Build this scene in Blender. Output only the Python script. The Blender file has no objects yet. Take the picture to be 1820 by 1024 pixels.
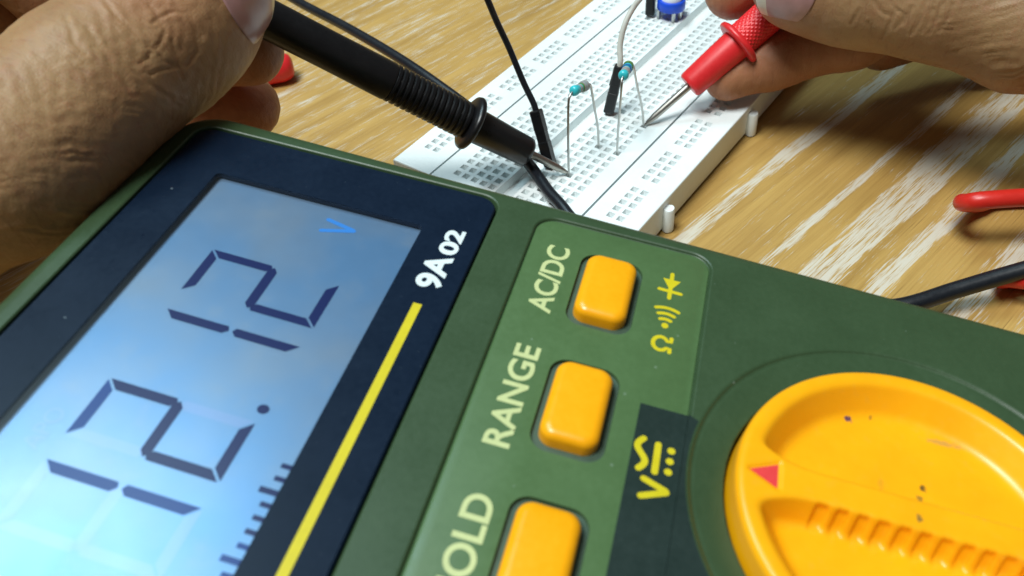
import bpy, bmesh, math, random
import numpy as np
from mathutils import Vector, Matrix

random.seed(4); RNG = np.random.default_rng(4)
scene = bpy.context.scene
COL = scene.collection
MM = 0.001
TABLE = -8.5            # table level in the breadboard's own millimetre frame (board top = 0)

def wpt(p):             # board-frame millimetres -> metres, table top at z = 0
    return Vector((p[0]*MM, p[1]*MM, (p[2]-TABLE)*MM))

# ------------------------------------------------------------------ camera
cam_d = bpy.data.cameras.new('camera'); cam = bpy.data.objects.new('camera', cam_d); COL.objects.link(cam)
right = Vector((0.58812413, -0.80568634, -0.07056577)); up = Vector((0.60399763, 0.37951669, 0.70082377)); fwd = Vector((0.53786325, 0.45479292, -0.70983556))
mw = Matrix((right, up, -fwd)).transposed().to_4x4(); mw.translation = wpt((-124.5974, -86.1554, 126.2533)); cam.matrix_world = mw
cam_d.sensor_width = 36.0; cam_d.lens = 1560.2/1820*36.0
cam_d.clip_start = 0.005; cam_d.clip_end = 20
cam_d.dof.use_dof = True; cam_d.dof.focus_distance = 0.180; cam_d.dof.aperture_fstop = 30
scene.camera = cam

# ------------------------------------------------------------------ light
world = bpy.data.worlds.new('World'); scene.world = world; world.use_nodes = True
bg = world.node_tree.nodes['Background']; bg.inputs[0].default_value = (1.0, 0.95, 0.90, 1); bg.inputs[1].default_value = 0.085
ld = bpy.data.lights.new('ceiling_lamp', 'AREA'); ld.shape = 'RECTANGLE'; ld.size = 0.75; ld.size_y = 0.75; ld.energy = 54.0; ld.color = (0.95, 1.0, 0.99)
lamp = bpy.data.objects.new('ceiling_lamp', ld); COL.objects.link(lamp)
Ldir = Vector((-0.27, 0.12, 0.95)).normalized()
lamp.location = wpt((-30, 0, 0)) + Ldir*2.2
lamp.rotation_euler = Ldir.to_track_quat('Z', 'Y').to_euler()
l2d = bpy.data.lights.new('second_ceiling_lamp', 'AREA'); l2d.shape = 'RECTANGLE'; l2d.size = 1.1; l2d.size_y = 0.5; l2d.energy = 22.0; l2d.color = (0.62, 0.90, 1.0)
lamp2 = bpy.data.objects.new('second_ceiling_lamp', l2d); COL.objects.link(lamp2)
L2 = Vector((0.15, 0.44, 0.88)).normalized(); lamp2.location = wpt((-90, 0, 40)) + L2*2.2; lamp2.rotation_euler = L2.to_track_quat('Z', 'Y').to_euler()
scene.view_settings.view_transform = 'Standard'; scene.view_settings.look = 'None'
scene.view_settings.exposure = 0.0; scene.view_settings.gamma = 1.0; scene.view_settings.use_curve_mapping = False

# ------------------------------------------------------------------ materials
class NT:
    def __init__(s, name):
        s.m = bpy.data.materials.new(name); s.m.use_nodes = True; s.t = s.m.node_tree; s.n = s.t.nodes
        s.b = s.n['Principled BSDF']; s.out = s.n['Material Output']; s._o = None
    def link(s, a, b): s.t.links.new(a, b)
    def new(s, typ, **kw):
        n = s.n.new(typ)
        for k, v in kw.items():
            if k.startswith('i_'):
                key = k[2:]; key = int(key) if key.isdigit() else key.replace('_', ' ')
                if hasattr(v, 'is_linked') or isinstance(v, bpy.types.NodeSocket): s.link(v, n.inputs[key])
                else: n.inputs[key].default_value = v
            else: setattr(n, k, v)
        return n
    def obj(s):          # object coordinates in millimetres
        if s._o is None:
            tc = s.new('ShaderNodeTexCoord'); vm = s.new('ShaderNodeVectorMath', operation='SCALE'); s.link(tc.outputs['Object'], vm.inputs[0]); vm.inputs['Scale'].default_value = 1000.0
            s._o = vm.outputs[0]
        return s._o
    def mapping(s, scale=(1, 1, 1), rot=(0, 0, 0), loc=(0, 0, 0), vec=None):
        mp = s.new('ShaderNodeMapping'); s.link(vec or s.obj(), mp.inputs[0]); mp.inputs['Scale'].default_value = scale; mp.inputs['Rotation'].default_value = rot; mp.inputs['Location'].default_value = loc
        return mp.outputs[0]
    def noise(s, scale, detail=3, rough=0.5, vec=None, dist=0.0):
        n = s.new('ShaderNodeTexNoise'); s.link(vec or s.obj(), n.inputs['Vector']); n.inputs['Scale'].default_value = scale; n.inputs['Detail'].default_value = detail; n.inputs['Roughness'].default_value = rough; n.inputs['Distortion'].default_value = dist
        return n.outputs['Fac']
    def ramp(s, fac, stops, interp='LINEAR'):
        r = s.new('ShaderNodeValToRGB'); r.color_ramp.interpolation = interp; e = r.color_ramp.elements
        while len(e) < len(stops): e.new(0.5)
        for el, (p, c) in zip(e, stops):
            el.position = p; el.color = (c, c, c, 1) if isinstance(c, (int, float)) else (*c, 1)
        s.link(fac, r.inputs[0]); return r.outputs[0]
    def mix(s, fac, a, b, blend='MIX'):
        n = s.new('ShaderNodeMix', data_type='RGBA', blend_type=blend)
        for sock, v in ((n.inputs[0], fac), (n.inputs[6], a), (n.inputs[7], b)):
            if isinstance(v, bpy.types.NodeSocket): s.link(v, sock)
            elif isinstance(v, (int, float)): sock.default_value = v
            else: sock.default_value = (*v, 1)
        return n.outputs[2]
    def math(s, op, a, b=0.0, clamp=False):
        n = s.new('ShaderNodeMath', operation=op, use_clamp=clamp)
        for i, v in enumerate((a, b)):
            if isinstance(v, bpy.types.NodeSocket): s.link(v, n.inputs[i])
            else: n.inputs[i].default_value = v
        return n.outputs[0]
    def bump(s, h, strength=0.3, dist=0.1, prev=None):
        b = s.new('ShaderNodeBump'); s.link(h, b.inputs['Height']); b.inputs['Strength'].default_value = strength; b.inputs['Distance'].default_value = dist*MM
        if prev is not None: s.link(prev, b.inputs['Normal'])
        return b.outputs[0]
    def set(s, color=None, rough=None, metal=None, normal=None, **kw):
        for key, v in (('Base Color', color), ('Roughness', rough), ('Metallic', metal), ('Normal', normal)):
            if v is None: continue
            if isinstance(v, bpy.types.NodeSocket): s.link(v, s.b.inputs[key])
            elif key == 'Base Color': s.b.inputs[key].default_value = (*v, 1)
            else: s.b.inputs[key].default_value = v
        for k, v in kw.items():
            key = k.replace('_', ' ')
            if isinstance(v, tuple) and len(v) == 3 and s.b.inputs[key].type == 'RGBA': v = (*v, 1)
            s.b.inputs[key].default_value = v
        return s.m

def plastic(name, col, rough=0.4, var=0.12, grain=0.25, speck=0.0, speck_col=(0.5, 0.6, 0.55), gscale=3.0, spec=0.5):
    t = NT(name)
    n1 = t.noise(0.12, 4, 0.6); n2 = t.noise(1.1, 3, 0.6)
    f = t.math('ADD', t.math('MULTIPLY', n1, 0.6), t.math('MULTIPLY', n2, 0.4))
    dark = tuple(c*(1-var) for c in col); light = tuple(min(1, c*(1+var)) for c in col)
    c = t.mix(t.ramp(f, [(0.35, 0.0), (0.65, 1.0)]), dark, light)
    r = t.math('ADD', t.math('ADD', t.math('MULTIPLY', n2, 0.18), t.math('MULTIPLY', n1, 0.22)), rough-0.20)
    if speck > 0:
        v = t.new('ShaderNodeTexVoronoi'); t.link(t.obj(), v.inputs['Vector']); v.inputs['Scale'].default_value = 0.20; v.inputs['Randomness'].default_value = 1.0
        m = t.math('MULTIPLY', t.math('LESS_THAN', t.math('ADD', v.outputs['Distance'], t.math('MULTIPLY', t.noise(3.0, 2), 0.05)), 0.065), speck)
        v2 = t.new('ShaderNodeTexVoronoi'); t.link(t.obj(), v2.inputs['Vector']); v2.inputs['Scale'].default_value = 0.75
        m2 = t.math('MULTIPLY', t.math('LESS_THAN', v2.outputs['Distance'], 0.045), speck*0.45)
        c = t.mix(t.math('MAXIMUM', m, m2), c, speck_col)
    b = t.bump(t.noise(gscale, 4, 0.65), grain, 0.06)
    t.set(c, r, 0.0, b, Specular_IOR_Level=spec)
    return t.m

M = {}
def m_wood():
    t = NT('wood_print_table')
    # grain runs 10 degrees off the board's long side
    g = t.mapping(rot=(0, 0, math.radians(10)))
    sep = t.new('ShaderNodeSeparateXYZ'); t.link(g, sep.inputs[0])
    warp = t.noise(0.035, 3, 0.5, vec=t.mapping((0.5, 1, 1), vec=g))
    fine = t.noise(1.0, 6, 0.70, vec=t.mapping((0.035, 1.9, 1), vec=g))
    mid = t.noise(1.0, 4, 0.6, vec=t.mapping((0.012, 0.22, 1), vec=g), dist=0.6)
    blot = t.noise(0.03, 4, 0.6, vec=g)
    base = t.mix(t.ramp(mid, [(0.34, 0.0), (0.66, 1.0)]), (0.36, 0.212, 0.056), (0.50, 0.316, 0.094))
    base = t.mix(t.ramp(fine, [(0.30, 0.55), (0.52, 0.0)]), base, (0.27, 0.145, 0.038))
    base = t.mix(t.ramp(blot, [(0.4, 0.0), (0.75, 0.35)]), base, (0.57, 0.36, 0.105))
    pores = t.noise(1.0, 3, 0.5, vec=t.mapping((0.05, 3.2, 1), loc=(3, 7, 0), vec=g))
    base = t.mix(t.ramp(pores, [(0.27, 0.75), (0.36, 0.0)]), base, (0.16, 0.085, 0.025))
    # white cerused streaks: bands across the grain, broken up along it
    y = t.math('ADD', sep.outputs['Y'], t.math('MULTIPLY', t.math('SUBTRACT', warp, 0.5), 5.0))
    yn = t.math('DIVIDE', t.math('ADD', y, 110.0), 300.0)
    def st(pos, val): return ((pos+110.0)/300.0, val)
    band = t.ramp(yn, [(0.0, 0.2), st(-80, 0.16), st(-78, 0.80), st(-74, 0.82), st(-72.5, 0.12), st(-63, 0.10), st(-61.8, 0.86), st(-59.2, 0.86), st(-58, 0.16), st(-55.0, 0.16), st(-53.5, 0.80), st(-46.5, 0.86), st(-45, 0.10), st(-41.0, 0.08), st(-40.2, 0.84), st(-38.2, 0.84), st(-37.2, 0.06), st(-23, 0.08), st(-22.2, 0.84), st(-19.4, 0.84), st(-18, 0.10), st(40, 0.10), st(50, 0.22), st(100, 0.36), st(150, 0.34)])
    lng = t.noise(1.0, 4, 0.6, vec=t.mapping((0.045, 0.50, 1), loc=(11, 3, 0), vec=g), dist=0.25)
    hair = t.noise(1.0, 4, 0.6, vec=t.mapping((0.13, 3.0, 1), loc=(5, 1, 0), vec=g), dist=0.4)
    w = t.math('ADD', t.math('ADD', t.math('MULTIPLY', lng, 1.0), t.math('MULTIPLY', hair, 1.35)), t.math('MULTIPLY', band, 0.50))
    mask = t.ramp(t.math('SUBTRACT', w, 0.925), [(0.50, 0.0), (0.60, 0.55), (0.72, 0.9)])
    c = t.mix(mask, base, (0.60, 0.56, 0.47))
    hb = t.math('ADD', t.math('MULTIPLY', fine, 0.6), t.math('MULTIPLY', mask, 0.5))
    t.set(c, t.math('ADD', t.math('MULTIPLY', fine, 0.2), 0.38), 0.0, t.bump(hb, 0.35, 0.15), Specular_IOR_Level=0.35)
    return t.m
M['wood'] = m_wood()
M['white'] = plastic('white_board_plastic', (0.80, 0.86, 0.86), 0.45, 0.03, 0.12)
M['green'] = plastic('dark_green_plastic', (0.034, 0.068, 0.029), 0.40, 0.08, 0.22, speck=0.16, gscale=2.5)
M['panel'] = plastic('light_green_panel', (0.070, 0.138, 0.050), 0.40, 0.07, 0.18, speck=0.16, gscale=2.5)
M['patch'] = plastic('dark_print', (0.012, 0.026, 0.022), 0.40, 0.10, 0.2, speck=0.12)
M['navy'] = plastic('navy_window_border', (0.0045, 0.012, 0.028), 0.34, 0.12, 0.05, speck=0.25, speck_col=(0.35, 0.45, 0.5), spec=0.16)
M['orange'] = plastic('orange_button_plastic', (0.92, 0.385, 0.003), 0.30, 0.05, 0.05)
M['well'] = plastic('button_well', (0.055, 0.095, 0.065), 0.5, 0.1, 0.2)
M['print_pale'] = plastic('pale_print', (0.52, 0.58, 0.27), 0.5, 0.05, 0.1)
M['print_yellow'] = plastic('yellow_print', (0.60, 0.50, 0.006), 0.5, 0.06, 0.1)
M['print_white'] = plastic('white_print', (0.70, 0.80, 0.82), 0.5, 0.04, 0.1)
M['black'] = plastic('black_probe_plastic', (0.006, 0.006, 0.007), 0.33, 0.1, 0.15)
M['cable'] = plastic('black_cable_rubber', (0.007, 0.009, 0.013), 0.36, 0.1, 0.12)
M['red'] = plastic('red_probe_plastic', (0.72, 0.024, 0.028), 0.38, 0.08, 0.15)
M['redcable'] = plastic('red_cable_rubber', (0.60, 0.022, 0.014), 0.35, 0.08, 0.12)
M['graywire'] = plastic('grey_wire', (0.55, 0.55, 0.50), 0.45, 0.05, 0.1)
M['blue'] = plastic('blue_trimmer', (0.006, 0.07, 0.62), 0.4, 0.05, 0.1)
M['cyan'] = plastic('cyan_resistor_paint', (0.04, 0.50, 0.56), 0.25, 0.1, 0.1)
M['band'] = plastic('grey_resistor_band', (0.33, 0.33, 0.33), 0.4, 0.1, 0.1)
M['bandgold'] = plastic('green_gold_band', (0.10, 0.22, 0.06), 0.4, 0.1, 0.1)
M['bandblue'] = plastic('blue_resistor_band', (0.02, 0.16, 0.40), 0.35, 0.1, 0.1)
M['tri'] = plastic('red_pointer', (0.72, 0.05, 0.05), 0.45, 0.05, 0.1)
M['pit'] = plastic('contact_pit', (0.45, 0.48, 0.47), 0.6, 0.05, 0.1)

def m_metal(name, col, rough):
    t = NT(name); n = t.noise(1.2, 3, 0.6)
    t.set(col, t.math('ADD', t.math('MULTIPLY', n, 0.25), rough-0.1), 1.0, t.bump(n, 0.15, 0.05)); return t.m
M['steel'] = m_metal('probe_steel', (0.42, 0.40, 0.36), 0.35)
M['tin'] = m_metal('tinned_wire', (0.52, 0.52, 0.50), 0.30)

def m_dial():
    t = NT('yellow_dial_plastic')
    n = t.noise(0.10, 4, 0.6); n2 = t.noise(0.8, 4, 0.6)
    c = t.mix(t.ramp(n, [(0.3, 0.0), (0.7, 1.0)]), (0.90, 0.375, 0.003), (0.96, 0.44, 0.004))
    # ink and dirt marks left on the knob
    for (x, y, rx, ry, col, a) in ((15.3, 7.6, .45, .75, (0.03, 0.015, 0.10), 0.9), (7.2, -1.7, .55, .5, (0.05, 0.04, 0.02), .85), (5.4, -1.2, .6, .55, (0.14, 0.10, 0.03), .7), (-0.6, 0.9, .75, .4, (0.10, 0.08, 0.04), .75), (4.2, -6.8, .9, .5, (0.3, 0.19, 0.02), .5), (15.6, -5, .5, 3.0, (0.30, 0.22, 0.10), .5), (16.6, 4.6, .4, .3, (0.2, 0.1, 0.02), .6), (6.0, 3.6, 1.2, .4, (0.5, 0.27, 0.02), .4)):
        mp = t.mapping((1/rx, 1/ry, 0.0), loc=(-x/rx, -y/ry, 0)); ln = t.new('ShaderNodeVectorMath', operation='LENGTH'); t.link(mp, ln.inputs[0])
        d = t.math('ADD', ln.outputs['Value'], t.math('MULTIPLY', t.math('SUBTRACT', t.noise(2.0, 4, 0.7), 0.5), 2.2))
        c = t.mix(t.math('MULTIPLY', t.ramp(d, [(0.55, 1.0), (1.0, 0.0)]), a), c, col)
    c = t.mix(t.ramp(n2, [(0.58, 0.0), (0.8, 0.16)]), c, (0.55, 0.30, 0.06))
    t.set(c, t.math('ADD', t.math('MULTIPLY', n2, 0.15), 0.24), 0.0, t.bump(t.noise(3, 3), 0.06, 0.05)); return t.m
M['dial'] = m_dial()

def m_lcd(name='lcd_background', ca=(0.14, 0.29, 0.48), cb=(0.23, 0.32, 0.42)):
    t = NT(name)
    n = t.noise(0.05, 3, 0.5); n2 = t.noise(0.25, 4, 0.6)
    c = t.mix(t.ramp(n, [(0.35, 0.0), (0.65, 1.0)]), ca, cb)
    c = t.mix(t.ramp(n2, [(0.55, 0.0), (0.8, 0.3)]), c, (0.30, 0.34, 0.37))
    t.set(c, t.math('ADD', t.math('MULTIPLY', n2, 0.10), 0.30), 0.55, Specular_IOR_Level=0.3); return t.m
M['lcd'] = m_lcd()
def m_seg(name, col):
    t = NT(name); t.set(col, 0.45, 0.0, t.bump(t.noise(2.0), 0.02, 0.02), Specular_IOR_Level=0.12); return t.m
M['seg'] = m_seg('lcd_segment', (0.004, 0.012, 0.080))
M['seg2'] = m_seg('lcd_segment_soft', (0.008, 0.045, 0.20))
M['segV'] = m_seg('lcd_unit', (0.04, 0.22, 0.60))
M['ghost'] = m_lcd('lcd_ghost', (0.19, 0.30, 0.49), (0.25, 0.33, 0.46))
def m_glass():
    t = NT('window_glass'); tr = t.new('ShaderNodeBsdfTransparent'); tr.inputs[0].default_value = (0.97, 0.98, 1, 1)
    gl = t.new('ShaderNodeBsdfGlossy'); gl.inputs['Roughness'].default_value = 0.31
    mx = t.new('ShaderNodeMixShader'); mx.inputs[0].default_value = 0.018; t.link(tr.outputs[0], mx.inputs[1]); t.link(gl.outputs[0], mx.inputs[2]); t.link(mx.outputs[0], t.out.inputs[0])
    bm = t.bump(t.noise(0.6, 3), 0.04, 0.03); t.link(bm, gl.inputs['Normal'])
    return t.m
M['glass'] = m_glass()

def m_skin(name, fr, tips, a=(0.285, 0.158, 0.072), b=(0.40, 0.245, 0.118), red=(0.36, 0.140, 0.075)):
    t = NT(name)
    n = t.noise(0.09, 4, 0.6); n2 = t.noise(0.5, 4, 0.65); n3 = t.noise(2.2, 3, 0.6)
    c = t.mix(t.ramp(n, [(0.3, 0.0), (0.7, 1.0)]), a, b)
    c = t.mix(t.ramp(n2, [(0.5, 0.0), (0.75, 0.35)]), c, red)
    c = t.mix(t.ramp(n3, [(0.26, 0.18), (0.40, 0.0)]), c, tuple(x*0.6 for x in a))
    for (q, rad, am) in tips:                       # blood-flushed finger ends and knuckles
        ln = t.new('ShaderNodeVectorMath', operation='DISTANCE'); t.link(t.obj(), ln.inputs[0]); ln.inputs[1].default_value = tuple(float(x) for x in q)
        dd = t.math('ADD', t.math('DIVIDE', ln.outputs['Value'], rad), t.math('MULTIPLY', t.math('SUBTRACT', n2, 0.5), 0.8))
        c = t.mix(t.math('MULTIPLY', t.ramp(dd, [(0.45, 1.0), (1.0, 0.0)]), am), c, (0.42, 0.115, 0.062))
    v = t.new('ShaderNodeTexVoronoi', feature='DISTANCE_TO_EDGE'); t.link(t.mapping((1, 1, 1)), v.inputs['Vector']); v.inputs['Scale'].default_value = 1.25
    cell = t.ramp(v.outputs['Distance'], [(0.0, 0.0), (0.16, 1.0)])
    loc = t.mapping(rot=tuple(Matrix([tuple(e) for e in fr]).to_euler()))
    fold = t.noise(1.0, 4, 0.62, vec=t.mapping((1.15, 0.22, 0.22), vec=loc), dist=0.9); fold2 = t.noise(1.0, 3, 0.6, vec=t.mapping((0.5, 1.0, 0.5), loc=(7, 2, 1), vec=loc), dist=1.2)
    h = t.math('ADD', t.math('MULTIPLY', cell, 0.14), t.math('ADD', t.math('MULTIPLY', t.noise(2.4, 5, 0.72), 0.6), t.math('ADD', t.math('MULTIPLY', fold, 1.0), t.math('MULTIPLY', fold2, 0.35))))
    c = t.mix(t.ramp(fold, [(0.30, 0.35), (0.46, 0.0)]), c, tuple(x*0.6 for x in red))  # crease shade put into the skin colour: darker red where the folds dip
    nb = t.bump(h, 0.45, 0.22)
    t.set(c, t.math('ADD', t.math('MULTIPLY', n3, 0.2), 0.40), 0.0, nb, Subsurface_Weight=0.18, Subsurface_Radius=(1.0, 0.38, 0.18), Subsurface_Scale=0.0016, Specular_IOR_Level=0.35)
    return t.m
def m_nail(name, col, tip):
    t = NT(name); n = t.noise(0.4, 3); c = t.mix(t.ramp(n, [(0.3, 0.0), (0.7, 1.0)]), col, tuple(x*1.2 for x in col))
    t.set(c, 0.30, 0.0, t.bump(t.noise(1.0, 3, vec=t.mapping((1.5, 0.3, 1))), 0.1, 0.05), Subsurface_Weight=0.1, Subsurface_Scale=0.001, Subsurface_Radius=(1.0, .4, .3)); return t.m
M['nail'] = m_nail('nail_plate', (0.36, 0.20, 0.19), None)
M['nailtip'] = m_nail('nail_free_edge', (0.55, 0.50, 0.40), None)

# ------------------------------------------------------------------ builders
def mesh_obj(name, verts, faces, mat, parent=None, origin=(0, 0, 0), local=False, smooth=True, angle=None):
    """verts in mm; world things get the table shift, parts of a thing are stored relative to its origin"""
    o3 = np.asarray(origin, float); v = (np.asarray(verts, float).reshape(-1, 3)-o3)*MM
    me = bpy.data.meshes.new(name); me.from_pydata(v.tolist(), [], [list(map(int, f)) for f in faces]); me.update()
    if smooth:
        me.polygons.foreach_set('use_smooth', [True]*len(me.polygons))
        if angle: me.set_sharp_from_angle(angle=math.radians(angle))
    mats = mat if isinstance(mat, (list, tuple)) else [mat]
    for m in mats: me.materials.append(m)
    ob = bpy.data.objects.new(name, me); COL.objects.link(ob)
    if parent is not None: ob.parent = parent
    elif not local: ob.location = wpt(origin)
    return ob

def thing(name, label, cat, origin, rot=None):
    e = bpy.data.objects.new(name, None); COL.objects.link(e); e.empty_display_size = 0.01
    if rot is not None:
        m = rot.to_4x4(); m.translation = wpt(origin); e.matrix_world = m
    else: e.location = wpt(origin)
    e['label'] = label; e['category'] = cat
    return e

def tag(o, label, cat): o['label'] = label; o['category'] = cat; return o

class MB:
    def __init__(s): s.v = []; s.f = []
    def add(s, v, f): o = len(s.v); s.v += [tuple(map(float, p)) for p in v]; s.f += [[i+o for i in q] for q in f]; return s

def catmull(pts, n=8):
    P = [np.asarray(p, float) for p in pts]; P = [2*P[0]-P[1]]+P+[2*P[-1]-P[-2]]; out = []
    for i in range(1, len(P)-2):
        a, b, c, d = P[i-1:i+3]
        for k in range(n):
            t = k/n; out.append(0.5*((2*b)+(-a+c)*t+(2*a-5*b+4*c-d)*t*t+(-a+3*b-3*c+d)*t**3))
    out.append(P[-2]); return np.array(out)

def tube(path, rad, seg=14, cap=True, round_start=False):
    P = np.asarray(path, float); n = len(P); rad = np.full(n, rad) if np.isscalar(rad) else np.asarray(rad, float)
    T = np.gradient(P, axis=0); T /= np.linalg.norm(T, axis=1)[:, None]+1e-12
    u = np.cross(T[0], (0.3, 0.2, 0.9)); u /= np.linalg.norm(u); V = []; F = []
    for i in range(n):
        u = u-T[i]*(u@T[i]); u /= np.linalg.norm(u); w = np.cross(T[i], u)
        for k in range(seg):
            a = 2*math.pi*k/seg; V.append(P[i]+rad[i]*(math.cos(a)*u+math.sin(a)*w))
    for i in range(n-1):
        for k in range(seg):
            k2 = (k+1) % seg; F.append((i*seg+k, i*seg+k2, (i+1)*seg+k2, (i+1)*seg+k))
    if cap:
        F.append(tuple(range(seg))[::-1]); F.append(tuple((n-1)*seg+k for k in range(seg)))
    return V, F

def lathe(profile, org, axis, seg=40, up=(0, 0, 1)):
    """profile: list of (distance along axis, radius)"""
    org = np.asarray(org, float); a = np.asarray(axis, float); a /= np.linalg.norm(a); u = np.cross(a, up); u /= np.linalg.norm(u); w = np.cross(a, u); V = []; F = []
    for (s, r) in profile:
        for k in range(seg):
            t = 2*math.pi*k/seg; V.append(org+a*s+max(r, 1e-3)*(math.cos(t)*u+math.sin(t)*w))
    for i in range(len(profile)-1):
        for k in range(seg):
            k2 = (k+1) % seg; F.append((i*seg+k, i*seg+k2, (i+1)*seg+k2, (i+1)*seg+k))
    F.append(tuple(range(seg))[::-1]); F.append(tuple((len(profile)-1)*seg+k for k in range(seg)))
    return V, F

def rrect(x0, x1, y0, y1, r, n=8):
    out = []
    for cx, cy, a0 in ((x1-r, y1-r, 0), (x0+r, y1-r, 90), (x0+r, y0+r, 180), (x1-r, y0+r, 270)):
        for k in range(n+1):
            a = math.radians(a0+90*k/n); out.append((cx+r*math.cos(a), cy+r*math.sin(a)))
    return out

def loft(loops, cap0=True, cap1=True):
    """loops: list of lists of 3D points, same count"""
    n = len(loops[0]); V = [p for l in loops for p in l]; F = []
    for i in range(len(loops)-1):
        for k in range(n):
            k2 = (k+1) % n; F.append((i*n+k, i*n+k2, (i+1)*n+k2, (i+1)*n+k))
    if cap0: F.append(tuple(range(n))[::-1])
    if cap1: F.append(tuple((len(loops)-1)*n+k for k in range(n)))
    return V, F

def lift(pts, h): return [(x, y, h) for x, y in pts]

def box(x0, x1, y0, y1, z0, z1):
    V = [(x, y, z) for z in (z0, z1) for y in (y0, y1) for x in (x0, x1)]
    return V, [(0, 2, 3, 1), (4, 5, 7, 6), (0, 1, 5, 4), (2, 6, 7, 3), (0, 4, 6, 2), (1, 3, 7, 5)]

def ribbon(pts, w, h0, h1, cap=5, closed=False):
    """flat printed stroke with round ends, in the local xy plane"""
    P = np.asarray(pts, float); n = len(P); T = np.gradient(P, axis=0)
    if closed: T = np.roll(P, -1, 0)-np.roll(P, 1, 0)
    T /= np.linalg.norm(T, axis=1)[:, None]; Nn = np.c_[-T[:, 1], T[:, 0]]
    L = P+Nn*w/2; Rr = P-Nn*w/2
    if closed:
        V = [(*p, h1) for p in L]+[(*p, h1) for p in Rr]; return V, [(i, n+i, n+(i+1) % n, (i+1) % n) for i in range(n)]
    def arc(c, t, s):
        a0 = math.atan2(t[1], t[0]); return [(c[0]+w/2*math.cos(a0+s*(math.pi/2-math.pi*k/(cap))), c[1]+w/2*math.sin(a0+s*(math.pi/2-math.pi*k/(cap)))) for k in range(1, cap)]
    loop = [tuple(p) for p in L]+arc(P[-1], T[-1], 1)+[tuple(p) for p in Rr[::-1]]+arc(P[0], -T[0], 1)
    V = lift(loop, h1); nL = len(V); F = []
    for i in range(n-1): F.append((i, nL-1-(len(loop)-1-i) if False else i, i+1) if False else None)
    F = []
    r0 = n+(cap-1)
    for i in range(n-1): F.append((i, r0+(n-1-i), r0+(n-2-i), i+1))
    F.append(tuple([n-1]+list(range(n, n+cap-1))+[r0])[::-1])
    F.append(tuple([r0+n-1]+list(range(r0+n, r0+n+cap-1))+[0])[::-1])
    return V, F

def text_mesh(txt, x0, x1, y0, y1, h, bold=0.0, shear=0.0):
    cu = bpy.data.curves.new('t', 'FONT'); cu.body = txt; cu.size = 1.0; cu.offset = bold; cu.shear = shear; cu.resolution_u = 6
    ob = bpy.data.objects.new('t', cu); COL.objects.link(ob); dg = bpy.context.evaluated_depsgraph_get(); me = bpy.data.meshes.new_from_object(ob.evaluated_get(dg))
    v = np.array([p.co[:] for p in me.vertices]); f = [tuple(p.vertices) for p in me.polygons]
    mn, mx = v.min(0), v.max(0); s = np.array([(x1-x0)/(mx[0]-mn[0]), (y1-y0)/(mx[1]-mn[1])])
    V = np.c_[(v[:, :2]-mn[:2])*s+np.array([x0, y0]), np.full(len(v), h)]
    bpy.data.objects.remove(ob); bpy.data.curves.remove(cu); bpy.data.meshes.remove(me)
    return V.tolist(), f

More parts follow.
